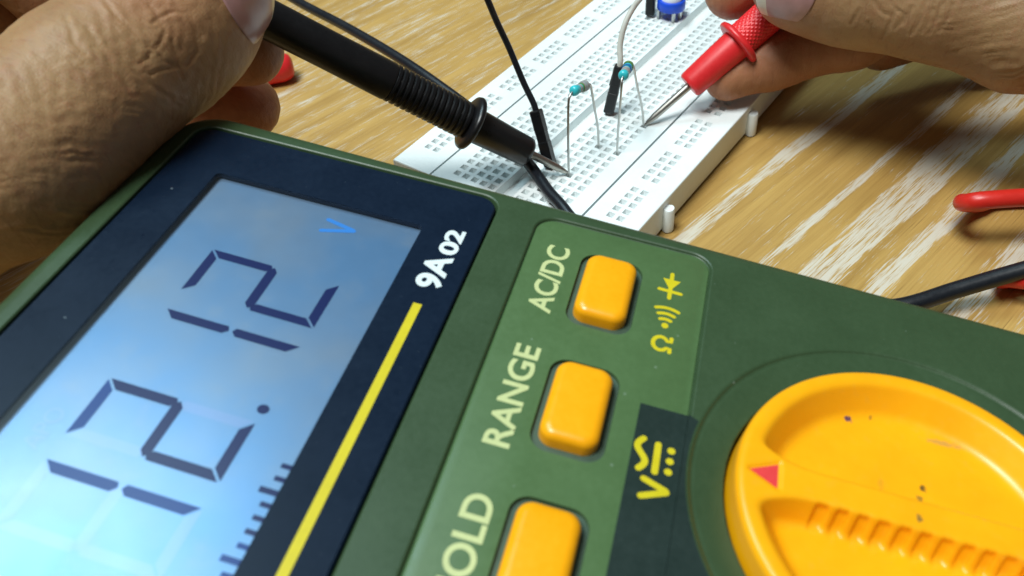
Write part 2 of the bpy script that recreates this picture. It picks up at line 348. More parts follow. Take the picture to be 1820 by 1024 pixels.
# surface nets: a closed mesh round the zero level of a distance field
def sstep(x, a, b): t = np.clip((x-a)/(b-a), 0, 1); return t*t*(3-2*t)
def surface_nets(fn, lo, hi, h):
    lo = np.asarray(lo, float); n = np.ceil((np.asarray(hi)-lo)/h).astype(int)+1
    ax = [lo[i]+h*np.arange(n[i]) for i in range(3)]
    B = 8; nb = -(-n//B); C = np.stack(np.meshgrid(*[np.arange(k) for k in nb], indexing='ij'), -1).reshape(-1, 3)
    cc = lo+h*(C*B+(B-1)/2.0); dc = fn(*[cc[:, i].astype(np.float32) for i in range(3)])
    D = np.repeat(np.repeat(np.repeat(np.sign(dc).reshape(nb).astype(np.float32)*9, B, 0), B, 1), B, 2)
    near = C[np.abs(dc) < h*B*1.35+2.5]; loc = np.stack(np.meshgrid(*[np.arange(B)]*3, indexing='ij'), -1).reshape(-1, 3)
    I = (near[:, None, :]*B+loc[None]).reshape(-1, 3); Q = (lo+h*I).astype(np.float32)
    D[I[:, 0], I[:, 1], I[:, 2]] = fn(Q[:, 0], Q[:, 1], Q[:, 2]); D = D[:n[0], :n[1], :n[2]]
    S = D < 0
    cs = [(i, j, k) for i in (0, 1) for j in (0, 1) for k in (0, 1)]
    sl = lambda A, c: A[c[0]:A.shape[0]-1+c[0], c[1]:A.shape[1]-1+c[1], c[2]:A.shape[2]-1+c[2]]
    cnt = sum(sl(S, c).astype(np.int8) for c in cs); act = (cnt > 0) & (cnt < 8); idx = np.argwhere(act); m = len(idx)
    cd = np.stack([D[idx[:, 0]+c[0], idx[:, 1]+c[1], idx[:, 2]+c[2]] for c in cs], 1)
    acc = np.zeros((m, 3)); num = np.zeros(m)
    for a in range(8):
        for b in range(a+1, 8):
            ca, cb = np.array(cs[a]), np.array(cs[b])
            if np.abs(ca-cb).sum() != 1: continue
            da, db = cd[:, a], cd[:, b]; x = (da < 0) != (db < 0); t = np.where(x, da/(da-db+1e-20), 0)
            acc += np.where(x[:, None], ca+(cb-ca)*t[:, None], 0); num += x
    V = lo+h*(idx+acc/num[:, None])
    ID = np.full(act.shape, -1, np.int64); ID[act] = np.arange(m); F = []
    for ax_ in range(3):
        u, w = (ax_+1) % 3, (ax_+2) % 3
        a = [slice(None)]*3; b = [slice(None)]*3; a[ax_] = slice(0, -1); b[ax_] = slice(1, None)
        sa, sb = S[tuple(a)], S[tuple(b)]; e = np.argwhere(sa != sb); e = e[(e[:, u] > 0) & (e[:, w] > 0) & (e[:, u] < S.shape[u]-1) & (e[:, w] < S.shape[w]-1)]
        flip = sa[e[:, 0], e[:, 1], e[:, 2]]
        q = []
        for du, dw in ((-1, -1), (0, -1), (0, 0), (-1, 0)):
            c = e.copy(); c[:, u] += du; c[:, w] += dw; q.append(ID[c[:, 0], c[:, 1], c[:, 2]])
        q = np.stack(q, 1); q[~flip] = q[~flip][:, ::-1]; F.append(q)
    return V, np.concatenate(F)

def smin(a, b, k): hh = np.clip(0.5+0.5*(b-a)/k, 0, 1); return b*(1-hh)+a*hh-k*hh*(1-hh)
def smax(a, b, k): return -smin(-a, -b, k)
def capsule(X, Y, Z, a, b, ra, rb):
    a = np.asarray(a, np.float32); d = np.asarray(b, np.float32)-a; L2 = float(d@d)
    t = np.clip(((X-a[0])*d[0]+(Y-a[1])*d[1]+(Z-a[2])*d[2])/L2, 0, 1)
    return np.sqrt((X-a[0]-t*d[0])**2+(Y-a[1]-t*d[1])**2+(Z-a[2]-t*d[2])**2)-(ra+(rb-ra)*t)
def chain(X, Y, Z, pts, k=2.0):
    d = None
    for (a, ra), (b, rb) in zip(pts[:-1], pts[1:]):
        c = capsule(X, Y, Z, a, b, ra, rb); d = c if d is None else smin(d, c, k)
    return d

_G = RNG.random((32, 32, 32)).astype(np.float32)
def vnoise(P, scale):
    q = np.asarray(P)*scale; i = np.floor(q).astype(int); f = q-i; f = f*f*(3-2*f); r = 0
    for dx in (0, 1):
        for dy in (0, 1):
            for dz in (0, 1):
                w = (f[:, 0] if dx else 1-f[:, 0])*(f[:, 1] if dy else 1-f[:, 1])*(f[:, 2] if dz else 1-f[:, 2])
                r = r+w*_G[(i[:, 0]+dx) % 32, (i[:, 1]+dy) % 32, (i[:, 2]+dz) % 32]
    return r

# ------------------------------------------------------------------ table
def slab():
    lo = rrect(-450, 450, -420, 480, 12, 6); V, F = loft([lift(lo, TABLE-22), lift(lo, TABLE-1.0), lift(rrect(-449, 449, -419, 479, 11, 6), TABLE)])
    o = mesh_obj('table_top', V, F, M['wood'], origin=(0, 0, TABLE), smooth=False); o['kind'] = 'structure'; return o
slab()

# ------------------------------------------------------------------ breadboard
P_ = 2.54
BX0, BX1 = -8.7, 156.5
bb = thing('breadboard', 'white solderless breadboard on the wooden table, between the two probe tips', 'breadboard', (60, 13, TABLE))
def strip(name, y0, y1, cols, rows, side0, side1, channel=None):
    """a plastic strip with square tapered contact holes; channel = (y0, y1, depth) groove along the middle"""
    o, i_, dpt = 0.80, 0.44, 1.30
    hx = set(); xs = [BX0, BX1]
    for c in cols: xs += [c-o, c+o]
    ys = [y0, y1]
    for r in rows: ys += [r-o, r+o]
    if channel: ys += [channel[0], channel[1]]
    xs = sorted(set(round(v, 4) for v in xs)); ys = sorted(set(round(v, 4) for v in ys))
    cset = {round(c-o, 4) for c in cols}; rset = {round(r-o, 4) for r in rows}
    mb = MB(); ids = {}
    def vid(x, y, z=0.0):
        k = (x, y, z)
        if k not in ids: ids[k] = len(mb.v); mb.v.append(k)
        return ids[k]
    pits = MB()
    for a in range(len(xs)-1):
        for b in range(len(ys)-1):
            xa, xb, ya, yb = xs[a], xs[a+1], ys[b], ys[b+1]
            if xa in cset and ya in rset:
                cx, cy = (xa+xb)/2, (ya+yb)/2
                t = [vid(xa, ya), vid(xb, ya), vid(xb, yb), vid(xa, yb)]
                m = [vid(round(cx+sx*i_, 4), round(cy+sy*i_, 4), -dpt) for sx, sy in ((-1, -1), (1, -1), (1, 1), (-1, 1))]
                for k in range(4): mb.f.append([t[k], t[(k+1) % 4], m[(k+1) % 4], m[k]])
                V = [(cx+sx*i_, cy+sy*i_, z) for z in (-dpt, -5.5) for sx, sy in ((-1, -1), (1, -1), (1, 1), (-1, 1))]
                pits.add(V, [(0, 1, 5, 4), (1, 2, 6, 5), (2, 3, 7, 6), (3, 0, 4, 7), (4, 5, 6, 7)])
            elif channel and ya >= channel[0]-1e-6 and yb <= channel[1]+1e-6: pass
            else: mb.f.append([vid(xa, ya), vid(xb, ya), vid(xb, yb), vid(xa, yb)])
    if channel:
        c0, c1, dp = channel; V = [(x, y, z) for x in (BX0, BX1) for y, z in ((c0, 0), (c0+0.25, -dp), (c1-0.25, -dp), (c1, 0))]
        mb.add(V, [(0, 4, 5, 1), (1, 5, 6, 2), (2, 6, 7, 3)])
    # rounded shoulder and sides down to the foam backing
    e = 0.35
    V = [(BX0, y0, 0), (BX1, y0, 0), (BX1, y1, 0), (BX0, y1, 0)]
    lp = lambda g, z: [(BX0-g, y0-g*side0, z), (BX1+g, y0-g*side0, z), (BX1+g, y1+g*side1, z), (BX0-g, y1+g*side1, z)]
    V2, F2 = loft([lp(e, -7.6), lp(e, -e), lp(e*0.7, -e*0.3), lp(0, 0)], cap0=False, cap1=False); mb.add(V2, F2)
    ob = mesh_obj(name, mb.v, mb.f, M['white'], bb, origin=(60, 13, TABLE), smooth=False)
    if pits.v: mesh_obj('contact_pit', pits.v, pits.f, M['pit'], ob, origin=(60, 13, TABLE), smooth=False)
    V, F = box(BX0+0.3, BX1-0.3, y0+0.4, y1-0.4, TABLE, -7.5); mesh_obj('foam_backing', V, F, M['pit'], ob, origin=(60, 13, TABLE), smooth=False)
    return ob
cols = [round(P_*i, 3) for i in range(-2, 61)]
rows = [round(P_*i, 3) for i in (0, 1, 2, 3, 4, 7, 8, 9, 10, 11)]
strip('terminal_strip', -5.0, 32.95, cols, rows, 0, 0, channel=(11.75, 16.2, 2.2))
rail_idx = [6*g+k for g in range(10) for k in range(5)]
rr = strip('power_rail', -17.75, -5.55, [round(0.74+P_*i, 3) for i in rail_idx], [-12.88, -10.34], 1, 0)
strip('power_rail', 33.5, 44.5, [round(-0.61+P_*i, 3) for i in rail_idx], [38.04, 40.58], 0, 1)
for k, x in enumerate((11.4, 53.9, 96.4, 138.9)):      # interlocking tabs on the long side
    out = [(x+1.45*math.cos(a), -18.95+(-1.25*math.sin(a))) for a in np.linspace(0, math.pi, 11)]+[(x-1.0, -17.95), (x+1.0, -17.95)]
    V, F = loft([lift(out[::-1], TABLE+0.3), lift(out[::-1], -2.4), lift([(x+(a-x)*0.88, -18.7+(b+18.7)*0.88) for a, b in out[::-1]], -2.05)])
    mesh_obj('interlock_tab', V, F, M['white'], bb, origin=(60, 13, TABLE), angle=40)

# ------------------------------------------------------------------ multimeter
mo = (-74.911, -45.604, 36.944)
EX = Vector((0.92750685, 0.36739725, -0.06892246)); EY = Vector((-0.35239773, 0.92089783, 0.16662244)); EN = Vector((0.12468717, -0.13025533, 0.98360900))
meter = thing('multimeter', 'dark green digital multimeter in the foreground, its display reading 12.12', 'multimeter', mo, Matrix((EX, EY, EN)).transposed())
def mpart(name, V, F, mat, parent=None, **kw): return mesh_obj(name, V, F, mat, parent or meter, local=True, **kw)

def body_outline(inset, n=12):
    y1, y0 = 72.0-inset, -104+inset; half = lambda y: 44.7+0.0235*y-inset; pts = []
    for sx, yy, a0, r in ((1, y1, 0, 8.0), (-1, y1, 90, 8.0), (-1, y0, 180, 14.0), (1, y0, 270, 14.0)):
        r = max(1.0, r-inset); cx = sx*(half(yy)+(4.5 if sx < 0 else 0)-r); cy = yy-r if yy > 0 else yy+r
        for k in range(n+1):
            a = math.radians(a0+90*k/n); pts.append((cx+r*math.cos(a), cy+r*math.sin(a)))
    return pts
def body_mesh():
    loops = []
    for a in np.linspace(90, 0, 7): loops.append(lift(body_outline(2.6*(1-math.cos(math.radians(a)))), -2.6+2.6*math.sin(math.radians(a))))
    loops += [lift(body_outline(0.0), -11.5), lift(body_outline(0.45), -11.8), lift(body_outline(0.45), -12.3), lift(body_outline(0.0), -12.6), lift(body_outline(0.6), -21)]
    for a in (30, 60, 90): loops.append(lift(body_outline(0.6+3.5*(1-math.cos(math.radians(a)))), -21-3.5*math.sin(math.radians(a))))
    return loft(loops[::-1])
def cutter(out_top, out_bot, h_top, h_bot): return loft([lift(out_bot, h_bot), lift(out_top, h_top)])
def boolean(target, cuts):
    for V, F in cuts:
        c = mesh_obj('cut', V, F, M['green'], meter, local=True, smooth=False)
        md = target.modifiers.new('b', 'BOOLEAN'); md.operation = 'DIFFERENCE'; md.solver = 'EXACT'; md.object = c
        dg = bpy.context.evaluated_depsgraph_get(); dg.update(); me = bpy.data.meshes.new_from_object(target.evaluated_get(dg)); target.modifiers.clear(); target.data = me
        bpy.data.objects.remove(c)
V, F = body_mesh(); body = mpart('body', V, F, M['green'])
DC = (1.4, -47.1)                                     # knob centre
BTN = [(27.15, -4.0), (4.85, -4.3), (-17.35, -4.6)]
circ = lambda r, n=96: [(DC[0]+r*math.cos(2*math.pi*k/n), DC[1]+r*math.sin(2*math.pi*k/n)) for k in range(n)]
g = 0.35
cuts = [cutter(rrect(-46.3-g, 41.9+g, 15.9-g, 67.6+g, 3.4), rrect(-46.3, 41.9, 15.9, 67.6, 3.0), 0.35, -1.0),
        cutter(circ(28.0), circ(27.5), 0.1, -0.42), cutter(circ(27.6), circ(23.3), -0.2, -1.5),
        cutter(rrect(-44.0-g, 40.6+g, -18.5-g, 9.0+g, 3.6), rrect(-44.0, 40.6, -18.5, 9.0, 3.2), 0.35, -0.55)]
# window pocket for the display
cuts.append(cutter(rrect(-41, 33, 23, 61, 1.0), rrect(-41, 33, 23, 61, 1.0), 0.1, -5.0))
for bx, by in BTN: cuts.append(cutter(rrect(bx-8.0, bx+8.0, by-5.0, by+5.0, 2.6), rrect(bx-7.7, bx+7.7, by-4.7, by+4.7, 2.4), 0.3, -1.05))
cuts.append(cutter(circ(23.1, 64), circ(23.1, 64), 0.3, -6.5))
boolean(body, cuts)
bv = body.modifiers.new('soft', 'BEVEL'); bv.width = 0.22*MM; bv.segments = 2; bv.limit_method = 'ANGLE'; bv.angle_limit = math.radians(35)
body.data.polygons.foreach_set('use_smooth', [True]*len(body.data.polygons)); body.data.set_sharp_from_angle(angle=math.radians(32))
body['label'] = 'dark green plastic case'

# recessed button panel (lighter green), with wells left open
def plate(outline, h0, h1, bevel=0.15):
    c = np.mean(outline, 0); ins = [((x-c[0])*(1-bevel/20)+c[0], (y-c[1])*(1-bevel/12)+c[1]) for x, y in outline]
    return loft([lift(outline, h0), lift(outline, h1-bevel), lift(ins, h1)])
V, F = plate(rrect(-43.9, 40.5, -18.4, 8.9, 3.1), -0.62, -0.28); panel = mpart('button_panel', V, F, M['panel'])
boolean(panel, [cutter(rrect(bx-7.75, bx+7.75, by-4.75, by+4.75, 2.5), rrect(bx-7.75, bx+7.75, by-4.75, by+4.75, 2.5), 0.5, -2.0) for bx, by in BTN]+[cutter(circ(27.8), circ(27.8), 0.5, -3)])
panel.data.polygons.foreach_set('use_smooth', [True]*len(panel.data.polygons)); panel.data.set_sharp_from_angle(angle=math.radians(30))

# window border with a real opening, glass, display behind it
def frame(o0, i0, h0, h1, be):
    n = len(o0); c = (-2, 42); sh = lambda pts, d: [(x+(-d if x > c[0] else d), y+(-d if y > c[1] else d)) for x, y in pts]
    loops = [lift(i0, h0), lift(o0, h0), lift(o0, h1-be), lift(sh(o0, be), h1), lift(i0, h1)]
    V = [p for l in loops for p in l]; F = []
    for i in range(len(loops)):
        j = (i+1) % len(loops)
        for k in range(n): k2 = (k+1) % n; F.append((i*n+k, i*n+k2, j*n+k2, j*n+k))
    return V, F
V, F = frame(rrect(-46.1, 41.7, 16.1, 67.4, 2.9), rrect(-39.5, 31.3, 25.3, 59.3, 0.8), -0.95, -0.12, 0.2); bez = mpart('display_window', V, F, M['navy'], angle=35)
V, F = box(-39.45, 31.25, 25.35, 59.25, -0.42, -0.16); mpart('glass_pane', V, F, M['glass'], bez, smooth=False)
V, F = loft([lift(rrect(-40.6, 32.6, 23.6, 60.6, 0.6), -2.6), lift(rrect(-40.6, 32.6, 23.6, 60.6, 0.6), -1.25)]); lcd = mpart('lcd_panel', V, F, M['lcd'], smooth=False)
lcd['label'] = 'lit blue grey liquid crystal display reading 12.12'
HS = -1.22
def seg_poly(d, s):
    """seven-segment pieces for a digit whose right edge is d; s in 'abcdefg'"""
    w, Wd, H, y0, gp = 1.42, 9.1, 19.6, 32.4, 0.22; x1 = d; x0 = d-Wd; y1 = y0+H; ym = (y0+y1)/2; sk = 0.014
    q = {'a': [(x0+gp, y1), (x1-gp, y1), (x1-w-gp, y1-w), (x0+w+gp, y1-w)], 'd': [(x0+w+gp, y0+w), (x1-w-gp, y0+w), (x1-gp, y0), (x0+gp, y0)],
         'g': [(x0+gp*1.2, ym), (x0+w*0.62+gp, ym+w/2), (x1-w*0.62-gp, ym+w/2), (x1-gp*1.2, ym), (x1-w*0.62-gp, ym-w/2), (x0+w*0.62+gp, ym-w/2)],
         'b': [(x1, y1-gp), (x1, ym+gp+0.35), (x1-w*0.5, ym+gp), (x1-w, ym+w/2+gp), (x1-w, y1-w-gp)], 'c': [(x1, y0+gp), (x1-w, y0+w+gp), (x1-w, ym-w/2-gp), (x1-w*0.5, ym-gp), (x1, ym-gp-0.35)],
         'f': [(x0, y1-gp), (x0+w, y1-w-gp), (x0+w, ym+w/2+gp), (x0+w*0.5, ym+gp), (x0, ym+gp+0.35)], 'e': [(x0, y0+gp), (x0, ym-gp-0.35), (x0+w*0.5, ym-gp), (x0+w, ym-w/2-gp), (x0+w, y0+w+gp)]}[s]
    q = [(x+(y-y0)*sk, y) for x, y in q]; n = len(q)
    return lift(q, HS), [tuple(range(n))]
for d, on in ((15.85, 'abged'), (3.15, 'bc'), (-9.75, 'abged'), (-22.35, 'bc')):
    for s in 'abcdefg':
        V, F = seg_poly(d, s)
        if s in on: mpart('digit_segment', V, F, M['seg'] if d > -20 and not (d < -5 and s == 'a') else M['seg2'], lcd, smooth=False)
        elif d < -5: mpart('ghost_segment', [(x, y, z-0.01) for x, y, z in V], F, M['ghost'], lcd, smooth=False)
V = [(-7.7+0.72*math.cos(a), 32.5+0.78*math.sin(a), HS) for a in np.linspace(0, 2*math.pi, 24, endpoint=False)]; mpart('decimal_point', V, [tuple(range(24))], M['seg'], lcd, smooth=False)
for k in range(11):
    x = -14.4-1.79*k; lg = k % 5 == 2; V, F = box(x-0.34-(0.12 if lg else 0), x+0.34, 24.2, 27.9 if lg else 26.95, HS-0.02, HS); mpart('bar_graph_tick', V, F, M['seg'] if k < 6 else M['seg2'], lcd, smooth=False)
V, F = ribbon([(25.7, 39.5), (27.3, 35.0)], 0.75, 0, HS); V2, F2 = ribbon([(28.4, 39.5), (27.45, 35.2)], 0.75, 0, HS-0.012); mb = MB().add(V, F).add(V2, F2); mpart('unit_letter', mb.v, mb.f, M['segV'], lcd, smooth=False)
V, F = text_mesh('APO', -21.5, -15.5, 53.6, 55.8, HS, 0.0); mpart('status_text', V, F, M['ghost'], lcd, smooth=False)

# printing
HB = 0.02-0.12; HP = -0.26; HG = 0.02
def prn(name, V, F, mat, par): return mpart(name, V, F, M[mat], par, smooth=False)
mb = MB().add(*text_mesh('9A', 18.6, 25.9, 18.55, 22.5, HB, 0.035)).add(*text_mesh('02', 26.3, 32.2, 18.65, 21.55, HB, 0.035)); prn('model_text', mb.v, mb.f, 'print_white', bez)
V, F = box(-39, 15.2, 19.95, 21.2, HB-0.02, HB); prn('yellow_stripe', V, F, 'print_yellow', bez)
prn('button_text', *text_mesh('AC/DC', 20.0, 34.6, 2.7, 6.2, HP, 0.022), 'print_pale', panel)
prn('button_text', *text_mesh('RANGE', -4.1, 13.2, 2.25, 5.75, HP, 0.022), 'print_pale', panel)
prn('button_text', *text_mesh('HOLD', -25.6, -11.2, 1.75, 5.4, HP, 0.022), 'print_pale', panel)
V, F = loft([lift([(-38, -12.1), (-38, -30), (8.6, -30), (8.6, -12.1)], -0.30), lift([(-38, -12.1), (-38, -30), (8.6, -30), (8.6, -12.1)], HP)]) 
pp = [(8.6, -18.38)]+[(DC[0]+27.9*math.cos(a), DC[1]+27.9*math.sin(a)) for a in np.linspace(math.radians(72), math.radians(140), 40) if DC[1]+27.9*math.sin(a) > -18.38 and DC[0]+27.9*math.cos(a) < 8.6]
pp += [(-22, -18.38), (-38, -18.38), (-38, -12.1), (8.6, -12.1)]
prn('dark_label_patch', lift(pp, -0.270), [tuple(range(len(pp)))[::-1]], 'patch', panel)
px_ = [(DC[0]+28.15*math.cos(a), DC[1]+28.15*math.sin(a)) for a in np.linspace(math.radians(70), math.radians(150), 50)]; px_ = [q for q in px_ if q[0] < 8.55 and q[1] < -18.6]
px_ = px_+[(-42.5, px_[-1][1]), (-42.5, -18.42), (8.6, -18.42)]
V, F = loft([lift(px_[::-1], -0.5), lift(px_[::-1], 0.012)]); prn('dark_label_patch', V, F, 'patch', panel)
HQ = -0.255
mb = MB().add(*ribbon([(-2.8, -14.2), (-3.75, -17.0)], 0.85, 0, HQ)).add(*ribbon([(-5.3, -14.2), (-3.95, -17.1)], 0.85, 0, HQ+0.004)); prn('range_symbol', mb.v, mb.f, 'print_yellow', panel)
ti = np.linspace(0, 1, 22); prn('range_symbol', *ribbon([(-1.5+4.6*t, -13.35-0.62*math.sin(2*math.pi*t)) for t in ti], 0.85, 0, HQ), 'print_yellow', panel)
prn('range_symbol', *ribbon([(-1.45, -15.35), (2.75, -15.25)], 0.85, 0, HQ), 'print_yellow', panel)
for x in (2.3, 0.68, -0.93): prn('range_symbol', [(x+0.5*math.cos(a), -16.95+0.5*math.sin(a), HQ) for a in np.linspace(0, 2*math.pi, 18, endpoint=False)], [tuple(range(18))], 'print_yellow', panel)
mb = MB().add(*ribbon([(34.9, -13.0), (29.5, -13.15)], 0.62, 0, HP)).add([(33.6, -11.75, HP+.004), (33.6, -14.4, HP+.004), (31.2, -13.1, HP+.004)], [(0, 2, 1)]).add(*ribbon([(31.05, -11.5), (30.95, -14.7)], 0.62, 0, HP+0.008)); prn('diode_symbol', mb.v, mb.f, 'print_yellow', panel)
mb = MB().add([(23.7+0.55*math.cos(a), -13.3+0.5*math.sin(a), HP) for a in np.linspace(0, 2*math.pi, 16, endpoint=False)], [tuple(range(16))])
for xr, hw in ((25.0, 0.75), (26.15, 1.15), (27.35, 1.65)): mb.add(*ribbon([(xr-0.28*(abs(u))**2*hw/1.2, -13.2+u*hw) for u in np.linspace(-1, 1, 9)], 0.58, 0, HP))
prn('buzzer_symbol', mb.v, mb.f, 'print_yellow', panel)
om = [(18.75, -14.55), (19.35, -14.55)]+[(20.05+1.28*math.cos(a), -13.15+1.05*math.sin(a)) for a in np.linspace(math.radians(238), math.radians(-58), 20)]+[(20.75, -14.55), (21.4, -14.55)]
prn('ohm_symbol', *ribbon(om, 0.60, 0, HP), 'print_yellow', panel)
# next range mark, half out of the picture
V, F = text_mesh('mV', -21.5, -16.2, -17.4, -14.2, HQ, 0.03); prn('range_symbol', V, F, 'print_yellow', panel)

# buttons: pillow-topped caps in their wells
for bx, by in BTN:
    hx, hy = 6.5, 3.8; loops = [lift(rrect(bx-hx, bx+hx, by-hy, by+hy, 2.0), -1.0), lift(rrect(bx-hx, bx+hx, by-hy, by+hy, 2.0), 0.45)]
    for a in (20, 40, 60, 78, 90):
        i = 1.35*(1-math.cos(math.radians(a))); loops.append(lift(rrect(bx-hx+i, bx+hx-i, by-hy+i, by+hy-i, max(0.7, 2.0-i*0.9)), 0.45+1.15*math.sin(math.radians(a))))
    i = 2.6; loops.append(lift(rrect(bx-hx+i, bx+hx-i, by-hy+i, by+hy-i, 0.6), 1.66))
    V, F = loft(loops); mpart('button', V, F, M['orange'], angle=50)
    V, F = loft([lift(rrect(bx-7.72, bx+7.72, by-4.72, by+4.72, 2.4), -1.03), lift(rrect(bx-7.72, bx+7.72, by-4.72, by+4.72, 2.4), -0.92)]); mpart('button_well_floor', V, F, M['well'], smooth=False)

# rotary knob: rim, bar with ribbed sides and two scooped recesses
TOP, R_ = 2.0, 22.5
def knob(X, Y, Z):
    r = np.sqrt(X*X+Y*Y); d = smax(r-R_-0.06*np.clip(TOP-Z, 0, 5), np.abs(Z-(TOP-5)/2)-(TOP+5)/2, 1.1)
    cone = (r-(17.3+np.clip(Z+2, -1, 8)*0.72))*0.81
    rib = -0.60*sstep(np.sin(2*math.pi*(Y+0.7)/2.42), -0.6, 0.1)*(np.abs(Y) < 12.9)
    bar = 2.2+np.clip(np.abs(Y)-13.0, 0, 10)**2*0.05+np.clip(TOP-Z, 0, 6)*0.30+rib*np.clip((TOP-0.1-Z)*0.9, 0, 1)
    rec = smax(smax(cone, bar-np.abs(X), 1.1), -(Z+1.8), 0.9)
    d = smax(d, -rec, 0.55)
    tri = np.maximum(np.maximum(17.3-Y, (X*0.86+(Y-21.3)*0.46)), (-X*0.86+(Y-21.3)*0.46))
    return smax(d, -np.maximum(tri, TOP-0.35-Z), 0.12)
V, F = surface_nets(knob, (-24, -24, -5.8), (24, 24, 4.4), 0.26)
kd = mesh_obj('rotary_knob', V, F, M['dial'], meter, local=True); kd.location = Vector((DC[0]*MM, DC[1]*MM, 0)); kd['label'] = 'yellow rotary selector knob with ribbed bar'
V, F = loft([lift([(-1.75, 17.5), (1.75, 17.5), (0, 20.9)], TOP-0.5), lift([(-1.75, 17.5), (1.75, 17.5), (0, 20.9)], TOP-0.27)]); mesh_obj('pointer_triangle', V, F, M['tri'], kd, local=True, smooth=False)
# back stand that keeps the display end up
V, F = loft([[(x, y, -24.4) for x, y in ((-22, 20), (22, 20), (22, 23), (-22, 23))], [(x, y-6, -58.5) for x, y in ((-20, 50), (20, 50), (20, 53), (-20, 53))]][::-1]); mpart('tilt_stand', V, F, M['green'], smooth=False)

# ------------------------------------------------------------------ test probes
def probe(name, label, tip, D, lead, mats, cable_pts, sleeve_end, flange, grip, total, cab_r):
    tip = np.asarray(tip, float); D = np.asarray(D, float); D /= np.linalg.norm(D)
    t = thing(name, label, 'probe', tip); kw = dict(origin=tip)
    V, F = lathe([(-0.4, 0.12), (1.2, 0.55), (3.2, 0.85), (sleeve_end+1.0, 0.95)], tip, D, 20); mesh_obj('needle', V, F, M['steel'], t, angle=40, **kw)
    a, b = sleeve_end, flange
    V, F = lathe([(a+0.02, 1.2), (a, 2.9), (a+0.3, 3.2), (a+1.0, 3.35), (b-0.8, 3.8), (b+0.2, 3.85)], tip, D, 44); mesh_obj('sleeve', V, F, mats, t, angle=38, **kw)
    V, F = lathe([(b-0.1, 3.5), (b-0.1, 5.5), (b+0.15, 5.95), (b+0.6, 6.1), (b+1.2, 5.9), (b+1.6, 5.2), (b+1.7, 3.7)], tip, D, 52); mesh_obj('flange', V, F, mats, t, angle=45, **kw)
    return t, tip, D, kw
def ring_grip(t, tip, D, kw, s0, s1, r, n, mats):
    prof = [(s0-0.3, r-0.5)]; dl = (s1-s0)/n
    for k in range(n):
        s = s0+k*dl; prof += [(s, r-0.42), (s+dl*0.22, r-0.40), (s+dl*0.38, r), (s+dl*0.82, r), (s+dl*0.98, r-0.40)]
    prof.append((s1+0.1, r-0.5)); V, F = lathe(prof, tip, D, 44); mesh_obj('ribbed_grip', V, F, mats, t, angle=50, **kw)
t, tip, D, kw = probe('test_probe', 'black test probe held by the left thumb, its needle touching the nearer resistor leg', (7.7, 5.3, 0.4), (-0.503, 0.611, 0.611), None, M['black'], None, 11.2, 25.8, None, 110, 1.3)
ring_grip(t, tip, D, kw, 27.6, 46.0, 4.05, 14, M['black'])
V, F = lathe([(45.9, 3.4), (46.0, 3.95), (46.6, 4.1), (60, 3.95), (78, 3.95), (98, 3.9), (104, 3.5), (106, 2.8), (116, 2.1), (118, 1.5)], tip, D, 44); mesh_obj('handle', V, F, M['black'], t, angle=50, **kw)
e0 = tip+D*116
cab = [e0, e0+D*14, e0+D*30+np.array([0, 20, 2]), e0+np.array([0, 80, -10]), (0, 195, 20), (25, 205, 0), (45, 178, -4), (36.7, 148.6, 5), (29.9, 116, 5), (23.9, 89.1, 6.5), (17.1, 62.0, 7.5), (11.5, 39.1, 6.3), (7.6, 22.7, 4.0), (3.1, 13.0, 3.0), (-2.6, 3.7, 3.0), (-6.2, -3.2, 3.0), (-12, -13, 1.5), (-26, -28, -4), (-44, -52, -6.6), (-62, -90, -7.1), (-70, -150, -7.1)]
V, F = tube(catmull(cab, 10), 1.32, 16); mesh_obj('lead_cable', V, F, M['cable'], t, **kw)

t, tip, D, kw = probe('test_probe', 'red test probe held by the right hand, its needle touching the breadboard', (33.1, -0.1, 0.3), (0.711, -0.446, 0.544), None, M['red'], None, 13.7, 28.0, None, 110, 1.3)
def knurl():
    seg, n = 66, 44; V = []; F = []; u = np.cross(D, (0, 0, 1)); u /= np.linalg.norm(u); w = np.cross(D, u)
    for i in range(n*2+1):
        s = 29.6+i*0.26
        for k in range(seg*2):
            a = math.pi*k/seg; f1 = abs(((22*a/(2*math.pi)+s/1.25) % 1.0)-0.5)*2; f2 = abs(((22*a/(2*math.pi)-s/1.25) % 1.0)-0.5)*2; V.append(tip+D*s+(3.82+0.34*min(1.0, 1.5*min(f1, f2)))*(math.cos(a)*u+math.sin(a)*w))
    m = seg*2
    for i in range(n*2):
        for k in range(m): F.append((i*m+k, i*m+(k+1) % m, (i+1)*m+(k+1) % m, (i+1)*m+k))
    F.append(tuple(range(m))[::-1]); F.append(tuple(n*2*m+k for k in range(m))); return V, F
V, F = knurl(); mesh_obj('knurled_grip', V, F, M['red'], t, **kw)
V, F = lathe([(52.3, 3.4), (52.5, 4.1), (70, 4.1), (95, 4.0), (104, 3.5), (114, 2.2), (116, 1.6)], tip, D, 40); mesh_obj('handle', V, F, M['red'], t, angle=50, **kw)
e0 = tip+D*114
V, F = tube(catmull([e0, e0+D*15, e0+D*40+np.array([0, -20, -6]), e0+np.array([60, -90, -10]), (160, -190, -7)], 10), 1.32, 14); mesh_obj('lead_cable', V, F, M['redcable'], t, **kw)

